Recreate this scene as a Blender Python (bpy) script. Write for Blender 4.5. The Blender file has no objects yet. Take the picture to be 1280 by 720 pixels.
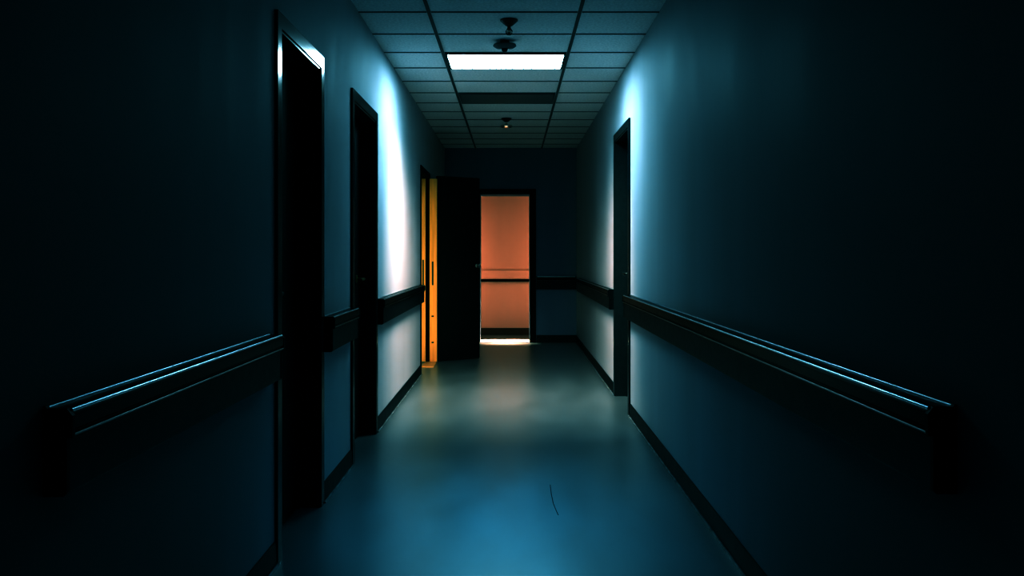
import bpy, bmesh, math
from mathutils import Vector, Matrix
PI = math.pi
sc = bpy.context.scene
C = sc.collection

# ---------------------------------------------------------------- dimensions (metres)
WL, WR, H, CAM = -0.917, 0.88, 2.65, 1.20     # wall planes, ceiling, eye height
YB, YE = -1.6, 12.0                            # back of corridor, end wall
TW = 0.14                                      # wall thickness
EO0, EO1, EOH = -0.436, 0.242, 2.02            # opening in the end wall
ET = 0.40                                      # depth of the end wall opening
FY = 13.15                                     # wall of the cross corridor

# ---------------------------------------------------------------- materials
def mat(name, col, rough=0.5, spec=0.5, metal=0.0, noise=None, bump=None, emit=None, coat=0.0):
    m = bpy.data.materials.new(name); m.use_nodes = True
    nt = m.node_tree; b = nt.nodes['Principled BSDF']
    b.inputs['Base Color'].default_value = (*col, 1)
    b.inputs['Roughness'].default_value = rough
    b.inputs['Specular IOR Level'].default_value = spec
    b.inputs['Metallic'].default_value = metal
    b.inputs['Coat Weight'].default_value = coat
    if coat:
        b.inputs['Coat Roughness'].default_value = 0.36; b.inputs['Coat IOR'].default_value = 2.2
        b.inputs['Coat Tint'].default_value = (.9, 1, 1, 1); b.inputs['Specular Tint'].default_value = (.85, .95, 1, 1)
    if emit:
        b.inputs['Emission Color'].default_value = (*emit[0], 1)
        b.inputs['Emission Strength'].default_value = emit[1]
    tc = nt.nodes.new('ShaderNodeTexCoord')
    def tex(scale, stretch=(1, 1, 1), detail=5):
        mp = nt.nodes.new('ShaderNodeMapping'); mp.inputs['Scale'].default_value = stretch
        nt.links.new(tc.outputs['Object'], mp.inputs['Vector'])
        n = nt.nodes.new('ShaderNodeTexNoise'); n.inputs['Scale'].default_value = scale
        n.inputs['Detail'].default_value = detail
        nt.links.new(mp.outputs['Vector'], n.inputs['Vector'])
        return n
    if noise:
        sc_, amt, stretch = noise
        n = tex(sc_, stretch)
        r = nt.nodes.new('ShaderNodeMapRange')
        r.inputs['From Min'].default_value = 0.3; r.inputs['From Max'].default_value = 0.7
        r.inputs['To Min'].default_value = 1 - amt; r.inputs['To Max'].default_value = 1 + amt
        nt.links.new(n.outputs['Fac'], r.inputs['Value'])
        mx = nt.nodes.new('ShaderNodeVectorMath'); mx.operation = 'SCALE'
        mx.inputs[0].default_value = col
        nt.links.new(r.outputs['Result'], mx.inputs['Scale'])
        nt.links.new(mx.outputs['Vector'], b.inputs['Base Color'])
        r2 = nt.nodes.new('ShaderNodeMapRange')
        r2.inputs['From Min'].default_value = 0.3; r2.inputs['From Max'].default_value = 0.7
        r2.inputs['To Min'].default_value = rough * 0.92; r2.inputs['To Max'].default_value = min(1, rough * 1.08)
        nt.links.new(n.outputs['Fac'], r2.inputs['Value'])
        nt.links.new(r2.outputs['Result'], b.inputs['Roughness'])
    if bump:
        sc_, st = bump
        n = tex(sc_)
        bp = nt.nodes.new('ShaderNodeBump'); bp.inputs['Strength'].default_value = st
        bp.inputs['Distance'].default_value = 0.004
        nt.links.new(n.outputs['Fac'], bp.inputs['Height'])
        nt.links.new(bp.outputs['Normal'], b.inputs['Normal'])
    return m

M = dict(
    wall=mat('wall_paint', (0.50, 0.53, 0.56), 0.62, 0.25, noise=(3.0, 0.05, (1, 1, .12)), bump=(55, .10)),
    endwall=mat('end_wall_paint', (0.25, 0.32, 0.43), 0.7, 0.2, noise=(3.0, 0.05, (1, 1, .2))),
    farwall=mat('cross_corridor_paint', (0.62, 0.46, 0.38), 0.7, 0.2, noise=(2.0, 0.04, (1, 1, .3))),
    tile=mat('ceiling_tile', (0.78, 0.80, 0.81), 0.9, 0.1, noise=(60, 0.10, (1, 1, 1)), bump=(90, .25)),
    tbar=mat('ceiling_bar', (0.13, 0.15, 0.16), 0.6, 0.3, noise=(20, .05, (1, 1, 1))),
    floor=mat('floor_vinyl', (0.19, 0.20, 0.215), 0.38, 1.0, noise=(5, 0.12, (1.0, .35, 1)), bump=(16, .04), coat=1.0),
    rail=mat('rail_vinyl', (0.007, 0.009, 0.011), 0.25, 0.25, noise=(30, .1, (1, 1, 1))),
    strip=mat('rail_edge_highlight', (0.62, 0.72, 0.78), 0.31, 0.5, metal=1.0, noise=(30, .1, (1, 1, 1))),  # bright metal that draws the highlight lines on the rails
    lowhighlight=mat('rail_lower_highlight', (0.28, 0.25, 0.25), 0.30, 0.5, metal=1.0, noise=(30, .1, (1, 1, 1))),
    bumper=mat('rail_bumper', (0.016, 0.021, 0.026), 0.42, 0.4, noise=(30, .1, (1, 1, 1))),
    railcap=mat('rail_end_cap', (0.008, 0.010, 0.012), 0.5, 0.3, noise=(30, .1, (1, 1, 1))),
    peachrail=mat('peach_rail', (0.42, 0.30, 0.25), 0.5, 0.3, noise=(30, .05, (1, 1, 1))),
    brownbase=mat('brown_baseboard', (0.12, 0.07, 0.05), 0.5, 0.3, noise=(12, .1, (1, 1, 1))),
    base=mat('baseboard_vinyl', (0.014, 0.018, 0.021), 0.40, 0.4, noise=(12, .1, (1, 1, 1))),
    frame=mat('door_frame_paint', (0.035, 0.05, 0.055), 0.2, 0.4, noise=(25, .08, (1, 1, 1))),
    leaf=mat('dark_door_leaf', (0.010, 0.012, 0.014), 0.6, 0.25, noise=(8, .1, (1, 1, .1))),
    wood=mat('orange_wood', (0.62, 0.40, 0.16), 0.5, 0.3, noise=(9, .12, (4, 4, .25))),
    shade=mat('painted_shade', (0.012, 0.008, 0.006), 0.8, 0.1, noise=(9, .1, (1, 1, 1))),  # near-black colour standing in for shade
    chrome=mat('polished_metal', (0.85, 0.80, 0.68), 0.14, 0.5, metal=1.0, noise=(40, .04, (1, 1, 1))),
    steel=mat('brushed_steel', (0.60, 0.60, 0.58), 0.28, 0.5, metal=1.0, noise=(40, .06, (1, 1, 1))),
    brass=mat('old_brass', (0.45, 0.33, 0.17), 0.35, 0.5, metal=1.0, noise=(40, .06, (1, 1, 1))),
    dark=mat('dark_metal', (0.03, 0.035, 0.04), 0.4, 0.4, noise=(40, .06, (1, 1, 1))),
    detector=mat('detector_plastic', (0.10, 0.13, 0.15), 0.5, 0.4, noise=(40, .05, (1, 1, 1))),
    bulb=mat('sprinkler_bulb', (0.75, 0.8, 0.82), 0.12, 0.6, noise=(40, .05, (1, 1, 1))),
    lit=mat('lit_diffuser', (0.9, 0.9, 0.9), 0.5, 0.3, emit=((0.61, 0.92, 1.06), 45.0)),
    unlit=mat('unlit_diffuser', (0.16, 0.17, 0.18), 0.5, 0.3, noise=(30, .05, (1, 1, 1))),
    fixture=mat('fixture_frame', (0.10, 0.11, 0.12), 0.45, 0.4, noise=(30, .05, (1, 1, 1))),
    glare=mat('white_floor_glare', (0.85, 0.84, 0.80), 0.5, 0.3, noise=(30, .03, (1, 1, 1))),
    scuff=mat('scuff', (0.04, 0.055, 0.065), 0.7, 0.2, noise=(60, .3, (1, 1, 1))),
    floorshine=mat('floor_edge_highlight', (0.22, 0.27, 0.29), 0.14, 1.0, noise=(14, .35, (1, 1, 1)), bump=(40, .3)),  # pale and glossy to imitate a highlight at the floor edge
)

# ---------------------------------------------------------------- mesh helpers
def box(bm, x0, x1, y0, y1, z0, z1, bevel=0.0):
    vs = [bm.verts.new((x, y, z)) for x in (x0, x1) for y in (y0, y1) for z in (z0, z1)]
    q = [(0, 1, 3, 2), (4, 6, 7, 5), (0, 4, 5, 1), (2, 3, 7, 6), (0, 2, 6, 4), (1, 5, 7, 3)]
    fs = [bm.faces.new([vs[i] for i in f]) for f in q]
    if bevel:
        es = list({e for f in fs for e in f.edges})
        bmesh.ops.bevel(bm, geom=es, offset=bevel, segments=2, profile=0.6, affect='EDGES')

def prism(bm, prof, x0, x1):
    """polygon of (y, z) extruded along local x."""
    a = [bm.verts.new((x0, p, z)) for p, z in prof]
    b = [bm.verts.new((x1, p, z)) for p, z in prof]
    n = len(prof)
    bm.faces.new(a); bm.faces.new(list(reversed(b)))
    for i in range(n):
        j = (i + 1) % n
        bm.faces.new((a[i], b[i], b[j], a[j]))

def lathe(bm, prof, cx=0, cy=0, n=32):
    rings = []
    for r, z in prof:
        if r < 1e-5:
            rings.append([bm.verts.new((cx, cy, z))])
        else:
            rings.append([bm.verts.new((cx + r * math.cos(2 * PI * k / n), cy + r * math.sin(2 * PI * k / n), z)) for k in range(n)])
    for a, b in zip(rings, rings[1:]):
        for k in range(n):
            l = (k + 1) % n
            if len(a) == 1 and len(b) == 1: continue
            if len(a) == 1: bm.faces.new((a[0], b[k], b[l]))
            elif len(b) == 1: bm.faces.new((a[k], b[0], a[l]))
            else: bm.faces.new((a[k], b[k], b[l], a[l]))

def tube(bm, pts, r, n=12):
    pts = [Vector(p) for p in pts]
    rings = []
    for i, p in enumerate(pts):
        d = (pts[min(i + 1, len(pts) - 1)] - pts[max(i - 1, 0)]).normalized()
        up = Vector((0, 0, 1)) if abs(d.z) < .9 else Vector((1, 0, 0))
        u = d.cross(up).normalized(); v = d.cross(u)
        rings.append([bm.verts.new(p + r * (math.cos(2 * PI * k / n) * u + math.sin(2 * PI * k / n) * v)) for k in range(n)])
    for a, b in zip(rings, rings[1:]):
        for k in range(n):
            bm.faces.new((a[k], a[(k + 1) % n], b[(k + 1) % n], b[k]))
    bm.faces.new(rings[0]); bm.faces.new(list(reversed(rings[-1])))

def obj(name, bm, m, parent=None, smooth=None, kind=None, label=None):
    bmesh.ops.recalc_face_normals(bm, faces=bm.faces)
    me = bpy.data.meshes.new(name); bm.to_mesh(me); bm.free()
    me.materials.append(m)
    if smooth is not None:
        for p in me.polygons: p.use_smooth = True
        me.set_sharp_from_angle(angle=math.radians(smooth))
    o = bpy.data.objects.new(name, me); C.objects.link(o)
    if parent: o.parent = parent
    if kind: o['kind'] = kind
    if label: o['label'] = label
    return o

def thing(name, label, cat, loc=(0, 0, 0), rotz=0, group=None, kind=None):
    o = bpy.data.objects.new(name, None); C.objects.link(o)
    o.empty_display_size = 0.1
    o.location = loc; o.rotation_euler = (0, 0, rotz)
    if label: o['label'] = label
    if cat: o['category'] = cat
    if group: o['group'] = group
    if kind: o['kind'] = kind
    return o

def boxes(name, m, lst, **kw):
    bm = bmesh.new()
    for b in lst: box(bm, *b)
    return obj(name, bm, m, **kw)

# ---------------------------------------------------------------- openings along the two walls
D1 = (3.46, 4.18, 2.087)      # left, near
D2 = (5.06, 5.87, 2.087)      # left, second
D3 = (8.80, 9.78, 2.045)      # left, lit side room
DR = (6.60, 7.46, 2.155)      # right

def wall_segments(x0, x1, openings, y0, y1):
    out = []; y = y0
    for a, b, h in openings:
        out.append((x0, x1, y, a, 0, H)); out.append((x0, x1, a, b, h, H)); y = b
    out.append((x0, x1, y, y1, 0, H))
    return out

boxes('wall_left', M['wall'], wall_segments(WL - TW, WL, [D1, D2, D3], YB, YE), kind='structure')
boxes('wall_right', M['wall'], wall_segments(WR, WR + TW, [DR], YB, YE), kind='structure')
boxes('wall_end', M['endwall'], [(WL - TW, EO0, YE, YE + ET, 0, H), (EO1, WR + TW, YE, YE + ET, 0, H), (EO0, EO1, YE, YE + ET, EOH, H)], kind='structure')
boxes('wall_back', M['wall'], [(WL - TW, WR + TW, YB - .1, YB, 0, H)], kind='structure')
fx0, fx1 = -1.5, 1.35
boxes('wall_far', M['farwall'], [(fx0, fx1, FY, FY + .1, 0, H), (fx0 - .1, fx0, YE + ET, FY + .1, 0, H), (fx1, fx1 + .1, YE + ET, FY + .1, 0, H),
                                (fx0, WL - TW, YE + ET - .1, YE + ET, 0, H), (WR + TW, fx1, YE + ET - .1, YE + ET, 0, H)], kind='structure')
rx0 = -2.45
boxes('wall_side_room', M['farwall'], [(rx0 - .1, rx0, 8.3, 10.3, 0, H), (rx0, WL - TW, 8.2, 8.3, 0, H), (rx0, WL - TW, 10.3, 10.4, 0, H)], kind='structure')
fl = boxes('floor', M['floor'], [(-2.6, 1.6, YB - .1, FY + .1, -.1, 0)], kind='structure')
bm = bmesh.new(); tube(bm, [(0.199, 4.58, .0004), (0.197, 4.40, .0005), (0.199, 4.24, .0006), (0.207, 4.12, .0006), (0.213, 4.05, .0003)], .0016, 6)
obj('scuff_mark', bm, M['scuff'], parent=fl)

# ceiling: lay-in tiles and their bars; the lit fixture sits in the grid
GX0, GX1, GY0, GD = -0.497, 0.405, 6.31, 0.525
ce = boxes('ceiling', M['tile'], [(-2.6, 1.6, YB - .1, FY + .1, H, H + .1)], kind='structure')
bm = bmesh.new()
for gx in (GX0, GX1): box(bm, gx - .010, gx + .010, YB, YE, H - .006, H + .001)
k = math.ceil((YB + .05 - GY0) / GD)
while GY0 + k * GD < YE - .05:
    y = GY0 + k * GD; k += 1
    for xa, xb in ((WL, GX0 - .014), (GX0 + .014, GX1 - .014), (GX1 + .014, WR)):
        box(bm, xa, xb, y - .007, y + .007, H - .004, H + .001)
obj('ceiling_grid', bm, M['tbar'], parent=ce)

# baseboards with an added pale bead imitating the highlight along the floor
def base_prof(): return [(0, 0), (.014, 0), (.010, .012), (.008, .085), (.004, .092), (0, .092)]
def baseboard(name, side, spans):
    bm = bmesh.new()
    for a, b in spans:
        x = WL if side < 0 else WR
        s = 1 if side < 0 else -1
        av = [bm.verts.new((x + s * p, a, z)) for p, z in base_prof()]
        bv = [bm.verts.new((x + s * p, b, z)) for p, z in base_prof()]
        bm.faces.new(av); bm.faces.new(list(reversed(bv)))
        for i in range(len(av)):
            j = (i + 1) % len(av); bm.faces.new((av[i], bv[i], bv[j], av[j]))
    o = obj(name, bm, M['base'], kind='structure', smooth=40)
    bm = bmesh.new()
    for a, b in spans:
        x = (WL + .014) if side < 0 else (WR - .014)
        tube(bm, [(x, a, .002), (x, (a + b) / 2, .002), (x, b, .002)], .007, 10)
    obj('floor_highlight', bm, M['floorshine'], parent=o, smooth=60)
CAS = .06
baseboard('baseboard_left', -1, [(YB, D1[0] - CAS), (D1[1] + CAS, D2[0] - CAS), (D2[1] + CAS, D3[0]), (D3[1] + .1, YE)])
baseboard('baseboard_right', 1, [(YB, DR[0] - CAS), (DR[1] + CAS, YE)])
boxes('baseboard_end', M['base'], [(EO1 + .09, WR, YE - .012, YE, 0, .10)], kind='structure')
boxes('baseboard_far', M['brownbase'], [(fx0, fx1, FY - .014, FY, 0, .10)], kind='structure')
boxes('glare_plate_1', M['glare'], [(EO0 + .001, EO1 - .001, YE - .08, YE + .26, 0, .016)], kind='structure')  # white plate stands in for the glare on the glossy floor

# ---------------------------------------------------------------- doors.  local x runs along the wall, local y points into the corridor
RL, RR, RE = -PI / 2, PI / 2, PI
def casing(w, h, cw, proud, depth, floor_gap=0.0):
    """U-shaped metal frame: face casing plus the lining of the reveal."""
    bm = bmesh.new()
    for x0, x1, z0, z1 in ((-cw, 0, 0, h + cw), (w, w + cw, 0, h + cw), (0, w, h, h + cw)):
        box(bm, x0, x1, .0, proud, z0, z1)
    t = .012
    for x0, x1, z0, z1 in ((0, t, 0, h), (w - t, w, 0, h), (t, w - t, h - t, h)):
        box(bm, x0, x1, -depth, proud * .6, z0, z1)
    s = t + .016                                   # door stop
    for x0, x1, z0, z1 in ((t, s, 0, h - t), (w - s, w - t, 0, h - t), (s, w - s, h - s, h - t)):
        box(bm, x0, x1, -depth, -depth * .62, z0, z1)
    return bm

def lever(parent, x, y, z, sgn, m):
    bm = bmesh.new()
    bm2 = bmesh.new(); lathe(bm2, [(0, 0), (.026, 0), (.026, .006), (.020, .010), (0, .010)], n=24)
    bmesh.ops.transform(bm2, matrix=Matrix.Translation((x, y, z)) @ Matrix.Rotation(-PI / 2, 4, 'X'), verts=bm2.verts)
    h = obj('handle', bm2, m, parent, smooth=40)
    tube(bm, [(x, y, z), (x, y + .03, z), (x, y + .046, z), (x + sgn * .010, y + .054, z), (x + sgn * .06, y + .055, z), (x + sgn * .11, y + .053, z - .004)], .009, 12)
    obj('lever', bm, m, h, smooth=60)

def recessed_door(name, loc, rot, w, h, cw, handle_x, sgn, depth=TW, hm='steel'):
    t = thing(name, None, None, loc, rot, kind='structure')
    obj('door_frame', casing(w, h, cw, .013, depth), M['frame'], t, smooth=30)
    bm = bmesh.new()
    box(bm, .015, w - .015, -depth, -depth + .045, .006, h - .015, .003)
    lf = obj('door_leaf', bm, M['leaf'], t, smooth=30)
    lever(t, handle_x, -depth + .045, 1.04, sgn, M[hm])
    return t

# left wall doors: local x runs toward the camera (world -Y)
recessed_door('door_1', (WL, D1[1], 0), RL, D1[1] - D1[0], D1[2], CAS, 0.62, -1, hm='dark')
recessed_door('door_2', (WL, D2[1], 0), RL, D2[1] - D2[0], D2[2], CAS, 0.16, 1, hm='brass')
recessed_door('door_3', (WR, DR[0], 0), RR, DR[1] - DR[0], DR[2], CAS, 0.70, -1)

# end opening: dark frame, with the white glare plate before it
t = thing('door_4', None, None, (EO1, YE, 0), RE, kind='structure')
bm = bmesh.new(); w = EO1 - EO0
for x0, x1, z0, z1 in ((-.085, 0, 0, EOH + .07), (w, w + .085, 0, EOH + .07), (0, w, EOH, EOH + .07)):
    box(bm, x0, x1, 0, .018, z0, z1, .004)
obj('door_frame', bm, M['leaf'], t, smooth=30)

# doorway of the lit side room: wooden far jamb, and its dark leaf swung into the corridor
t = thing('door_5', None, None, (WL, D3[1], 0), RL, kind='structure')
hh = D3[2]
bm = bmesh.new()
box(bm, .0, .03, .002, .088, .0, hh - .005, .003)                 # thick edge board standing proud of the wall
jb = obj('edge_board', bm, M['wood'], t, smooth=30, label='wide orange lit wooden edge board')
for z0, z1, x in ((.86, 1.12, .030), (.50, .53, .030), (.21, .24, .030)):
    bm = bmesh.new()
    if z1 - z0 > .1:
        box(bm, x, x + .003, .030, .046, z0, z1, .001)
        for zz in (z0 + .03, z1 - .03): box(bm, x + .003, x + .006, .034, .042, zz - .006, zz + .006)
        obj('strike_plate', bm, M['dark'], jb)
    else:
        box(bm, x, x + .003, .026, .050, z0 + .008, z1 - .008, .001)
        obj('latch_plate', bm, M['dark'], jb)
bm = bmesh.new()
box(bm, .0, .03, -.100, -.040, .012, hh - .005, .003)
nb = obj('jamb_board', bm, M['wood'], t, smooth=30, label='narrow orange lit jamb board')
bm = bmesh.new(); box(bm, .030, .034, -.075, -.060, .84, 1.14, .001); obj('strike_plate', bm, M['dark'], nb)
bm = bmesh.new(); box(bm, .0, .012, -.040, .002, 0, hh - .005); obj('rebate', bm, M['shade'], t)  # shade of the door stop put into the dark colour
bm = bmesh.new()
box(bm, 0, D3[1] - D3[0], -TW + .02, .01, hh - .004, hh + .05)
obj('head_frame', bm, M['leaf'], t)
bm = bmesh.new()
box(bm, D3[1] - D3[0] - .012, D3[1] - D3[0], -TW, .012, 0, hh - .004, .003)
obj('near_jamb', bm, M['leaf'], t, smooth=30)
bm = bmesh.new(); box(bm, .032, .46, -.045, .090, .0, .014, .003)  # wood-coloured plate imitates the orange pool of light on the floor
obj('floor_light_patch', bm, M['wood'], t, smooth=30, label='small orange plate imitating light on the floor')
# leaf: from beside the edge board to its free edge with the knob
p0, p1 = Vector((-0.826, 9.80)), Vector((-0.372, 10.10))
d = p1 - p0; L = d.length; ang = math.atan2(d.y, d.x)
lp = bpy.data.objects.new('door_leaf', None)
bm = bmesh.new(); box(bm, 0, L, 0, .044, .012, hh + .03, .003)
lfm = obj('door_leaf', bm, M['leaf'], None, smooth=30, label='dark open door leaf seen from its unlit face')
bpy.data.objects.remove(lp)
R = Matrix.Translation((p0.x, p0.y, 0)) @ Matrix.Rotation(ang, 4, 'Z')
tw = Matrix.Translation((WL, D3[1], 0)) @ Matrix.Rotation(RL, 4, 'Z')
lfm.parent = t; lfm.matrix_local = tw.inverted() @ R
bm = bmesh.new()
lathe(bm, [(0, 0), (.024, 0), (.024, .005), (.010, .010), (.009, .028), (.022, .036), (.026, .048), (.020, .060), (0, .064)], n=24)
bmesh.ops.transform(bm, matrix=Matrix.Translation((L - .035, 0, 1.07)) @ Matrix.Rotation(PI / 2, 4, 'X'), verts=bm.verts)
obj('knob', bm, M['steel'], lfm, smooth=50, label='round steel knob')

# ---------------------------------------------------------------- handrails
def arc(cp, cz, r, a0, a1, n):
    return [(cp + r * math.cos(math.radians(a0 + (a1 - a0) * i / n)), cz + r * math.sin(math.radians(a0 + (a1 - a0) * i / n))) for i in range(n + 1)]
GRIP = ([(0, .838), (0, .9005)] + arc(.002, .8985, .002, 90, 0, 4) + [(.0045, .8975)]
        + arc(.040, .882, .016, 90, 0, 12) + [(.056, .858), (.050, .853), (.050, .849)] + arc(.0525, .8455, .0035, 90, -90, 6) + [(.0525, .838)])
BUMP = [(0, .728), (.040, .728)] + arc(.040, .733, .005, -90, 0, 4) + [(.045, .836), (0, .836)]
CAP = [(0, .726), (.040, .726), (.047, .733), (.047, .840), (.057, .841), (.058, .884), (.047, .898), (.008, .898), (.005, .903), (0, .903)]

def handrail(label, loc, rot, length, group='handrails along the corridor walls', grip='rail', bumper='bumper', cap='railcap'):
    t = thing('handrail', label, 'handrail', loc, rot, group)
    bm = bmesh.new(); prism(bm, GRIP, .012, length - .012)
    obj('grip', bm, M[grip], t, smooth=35)
    for nm, p, z, rad, mm in (('edge_highlight', .0485, .8935, .0045, 'strip'), ('lower_highlight', .0545, .8455, .0028, 'lowhighlight'), ('wall_highlight', .0035, .8988, .0028, 'strip')):  # added thin tubes imitate highlights running along the rail
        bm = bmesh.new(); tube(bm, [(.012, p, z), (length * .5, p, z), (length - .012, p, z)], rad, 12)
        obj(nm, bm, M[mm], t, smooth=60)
    bm = bmesh.new(); prism(bm, BUMP, .012, length - .012)
    obj('bumper', bm, M[bumper], t, smooth=35)
    for a, b in ((0, .012), (length - .012, length)):
        bm = bmesh.new(); prism(bm, CAP, a, b)
        obj('end_cap', bm, M[cap], t)
    return t

def rail_left(label, a, b): handrail(label, (WL, b, 0), RL, b - a)
def rail_right(label, a, b): handrail(label, (WR, a, 0), RR, b - a)
rail_left('dark glossy handrail on the left wall, nearest the viewer, before the first left door', 1.72, 3.33)
rail_left('short dark handrail on the left wall between the first and second doors', 4.27, 4.99)
rail_left('dark handrail on the brightly lit left wall, between second door and orange doorway', 5.95, 8.72)
rail_right('long dark handrail on the right wall, running from viewer to the right door', 1.74, 6.57)
rail_right('dark handrail on the right wall beyond the right door', 7.56, 11.3)
handrail('short dark handrail on the end wall, right of the orange opening', (WR - .005, YE, 0), RE, WR - .005 - EO1 - .09)
t = thing('handrail', 'peach handrail on the orange wall seen through the end opening', 'handrail', (fx1, FY, 0), RE)
bm = bmesh.new(); prism(bm, [(0, .83), (.030, .83), (.036, .836), (.036, .955), (.030, .963), (0, .963)], 0, fx1 - fx0)
obj('grip', bm, M['farwall'], t, smooth=35)
bm = bmesh.new(); prism(bm, [(0, .795), (.040, .795), (.044, .80), (.044, .822), (0, .829)], 0, fx1 - fx0)  # dark profile drawn as the shadow line under the rail
obj('bumper', bm, M['shade'], t, smooth=35, label='dark shadow line below the peach rail')

# ---------------------------------------------------------------- ceiling fixtures
def troffer(name, label, cat, y0, y1, m, group=None, recess=0.0):
    t = thing(name, label, cat, ((GX0 + GX1) / 2, (y0 + y1) / 2, H))
    hw, hd = (GX1 - GX0) / 2 - .016, (y1 - y0) / 2 - .012
    bm = bmesh.new(); fwid = .016
    for b in ((-hw, hw, -hd, -hd + fwid), (-hw, hw, hd - fwid, hd), (-hw, -hw + fwid, -hd + fwid, hd - fwid), (hw - fwid, hw, -hd + fwid, hd - fwid)):
        box(bm, *b, -.014, 0, .002)
    obj('fixture_frame', bm, M['fixture'], t, smooth=30)
    bm = bmesh.new(); box(bm, -hw + fwid, hw - fwid, -hd + fwid, hd - fwid, -.012, -.001)
    obj('diffuser', bm, m, t)
    return t
troffer('ceiling_light', 'lit white rectangular ceiling light panel in the tile grid', 'light', GY0, GY0 + GD, M['lit'])
troffer('ceiling_light', 'unlit dark ceiling panel beyond the bright light', 'light', GY0 + 3 * GD, GY0 + 4 * GD, M['unlit'])

def sprinkler(label, loc, cm, dm, disc=.045, rim=.002):
    t = thing('sprinkler_head', label, 'sprinkler', loc, 0, 'ceiling sprinklers')
    bm = bmesh.new(); lathe(bm, [(0, 0), (.054, 0), (.055, -.006), (.044, -.016), (.024, -.034), (.014, -.040), (0, -.040)])
    obj('escutcheon', bm, cm, t, smooth=40)
    bm = bmesh.new(); lathe(bm, [(0, -.038), (.010, -.038), (.010, -.052), (.013, -.054), (.013, -.060), (0, -.060)], n=20)
    for s in (-1, 1): tube(bm, [(s * .011, 0, -.058), (s * .019, 0, -.070), (s * .017, 0, -.084), (s * .004, 0, -.093)], .0035, 8)
    obj('frame', bm, dm, t, smooth=40)
    bm = bmesh.new(); lathe(bm, [(0, -.060), (.007, -.062), (.011, -.070), (.011, -.080), (.007, -.088), (0, -.090)], n=20)
    obj('bulb', bm, M['chrome'], t, smooth=60)
    bm = bmesh.new(); n = 24
    lathe(bm, [(0, -.088), (disc * .5, -.088), (disc, -.088 + rim), (disc * 1.02, -.088 + rim * .5), (disc, -.092), (disc * .75, -.092 - rim * .4), (disc * .4, -.092 - rim * .75), (0, -.092 - rim)], n=n)
    obj('deflector', bm, dm, t, smooth=40)
    return t
sprinkler('dark sprinkler head with flared cone in front of the ceiling light', (-.018, 5.44, H), M['dark'], M['dark'], .016)
sprinkler('pale metal sprinkler head on the dark ceiling beyond the lights', (-.06, 9.38, H), M['dark'], M['chrome'], .064, .014)

t = thing('smoke_detector', 'round grey smoke detector with centre nub beside the ceiling light', 'smoke detector', (-.05, 5.98, H))
bm = bmesh.new(); lathe(bm, [(0, 0), (.030, 0), (.032, -.010), (.045, -.020), (.076, -.026), (.079, -.034), (.062, -.046), (.030, -.052), (0, -.053)], n=36)
obj('housing', bm, M['detector'], t, smooth=40)
bm = bmesh.new(); lathe(bm, [(0, -.050), (.022, -.050), (.022, -.062), (.014, -.072), (0, -.075)], n=24)
obj('sensor_nub', bm, M['dark'], t, smooth=50)

# ---------------------------------------------------------------- lamps
def area(name, loc, rot, sx, sy, power, col, spread=180):
    l = bpy.data.lights.new(name, 'AREA'); l.shape = 'RECTANGLE'; l.size = sx; l.size_y = sy
    l.energy = power; l.color = col; l.spread = math.radians(spread)
    o = bpy.data.objects.new(name, l); C.objects.link(o); o.location = loc; o.rotation_euler = rot
    return o
for lx, ry in ((-1.0, -.35), (.82, .35)):
    area('cross_corridor_lamp', (lx, YE + ET + .05, 1.12), (PI / 2, 0, ry), .25, 1.9, 12.6, (1.0, .69, .49))
area('doorway_fill', ((EO0 + EO1) / 2, YE + .13, EOH - .02), (-.05, 0, 0), .44, .18, 14, (1.0, .80, .60), 26)  # added lamp under the lintel, only to whiten the glare plate
area('ceiling_light_fill', ((GX0 + GX1) / 2, GY0 + GD / 2, H - .05), (.46, 0, 0), GX1 - GX0 - .08, GD - .10, 88, (1.0, .83, .70), 96)  # added warm tilted lamp under the panel, lifts floor and lower walls
area('near_floor_fill', (-.06, 4.0, H - .04), (0, 0, 0), .30, 1.8, 9.5, (.03, .62, 1.0), 45)  # added blue lamp above the frame, tints the near floor
sl = area('side_room_lamp', (-1.25, 8.66, 1.02), (0, 0, 0), .10, 1.9, 2.35, (1.0, .82, .21), 45)
sl.rotation_euler = (PI / 2, 0, math.atan2(-.33, 1.12))

w = bpy.data.worlds.new('World'); sc.world = w; w.use_nodes = True
w.node_tree.nodes['Background'].inputs[0].default_value = (.003, .006, .009, 1)
w.node_tree.nodes['Background'].inputs[1].default_value = 1.0

# ---------------------------------------------------------------- camera
cd = bpy.data.cameras.new('camera'); cam = bpy.data.objects.new('camera', cd); C.objects.link(cam)
cam.location = (0, 0, CAM); cam.rotation_euler = (PI / 2, 0, 0)
cd.sensor_width = 36; cd.lens = 36 * 1100 / 1280
cd.shift_y = -42 / 1280
cd.clip_start = .02
sc.camera = cam

sc.view_settings.view_transform = 'Standard'
sc.view_settings.look = 'None'
sc.view_settings.exposure = 0.0
sc.view_settings.gamma = 0.435
# colour grade of the whole picture: cool shadows, neutral highlights
sc.view_settings.use_curve_mapping = True
cm = sc.view_settings.curve_mapping
def curve(k, pts):
    c = cm.curves[k]
    while len(c.points) > 2: c.points.remove(c.points[1])
    c.points[0].location = pts[0]; c.points[1].location = pts[-1]
    for p in pts[1:-1]: c.points.new(*p)
curve(0, [(0, 0), (.06, .020), (.16, .085), (.35, .26), (.6, .60), (.85, .95), (1, 1.1)])
cm.update()
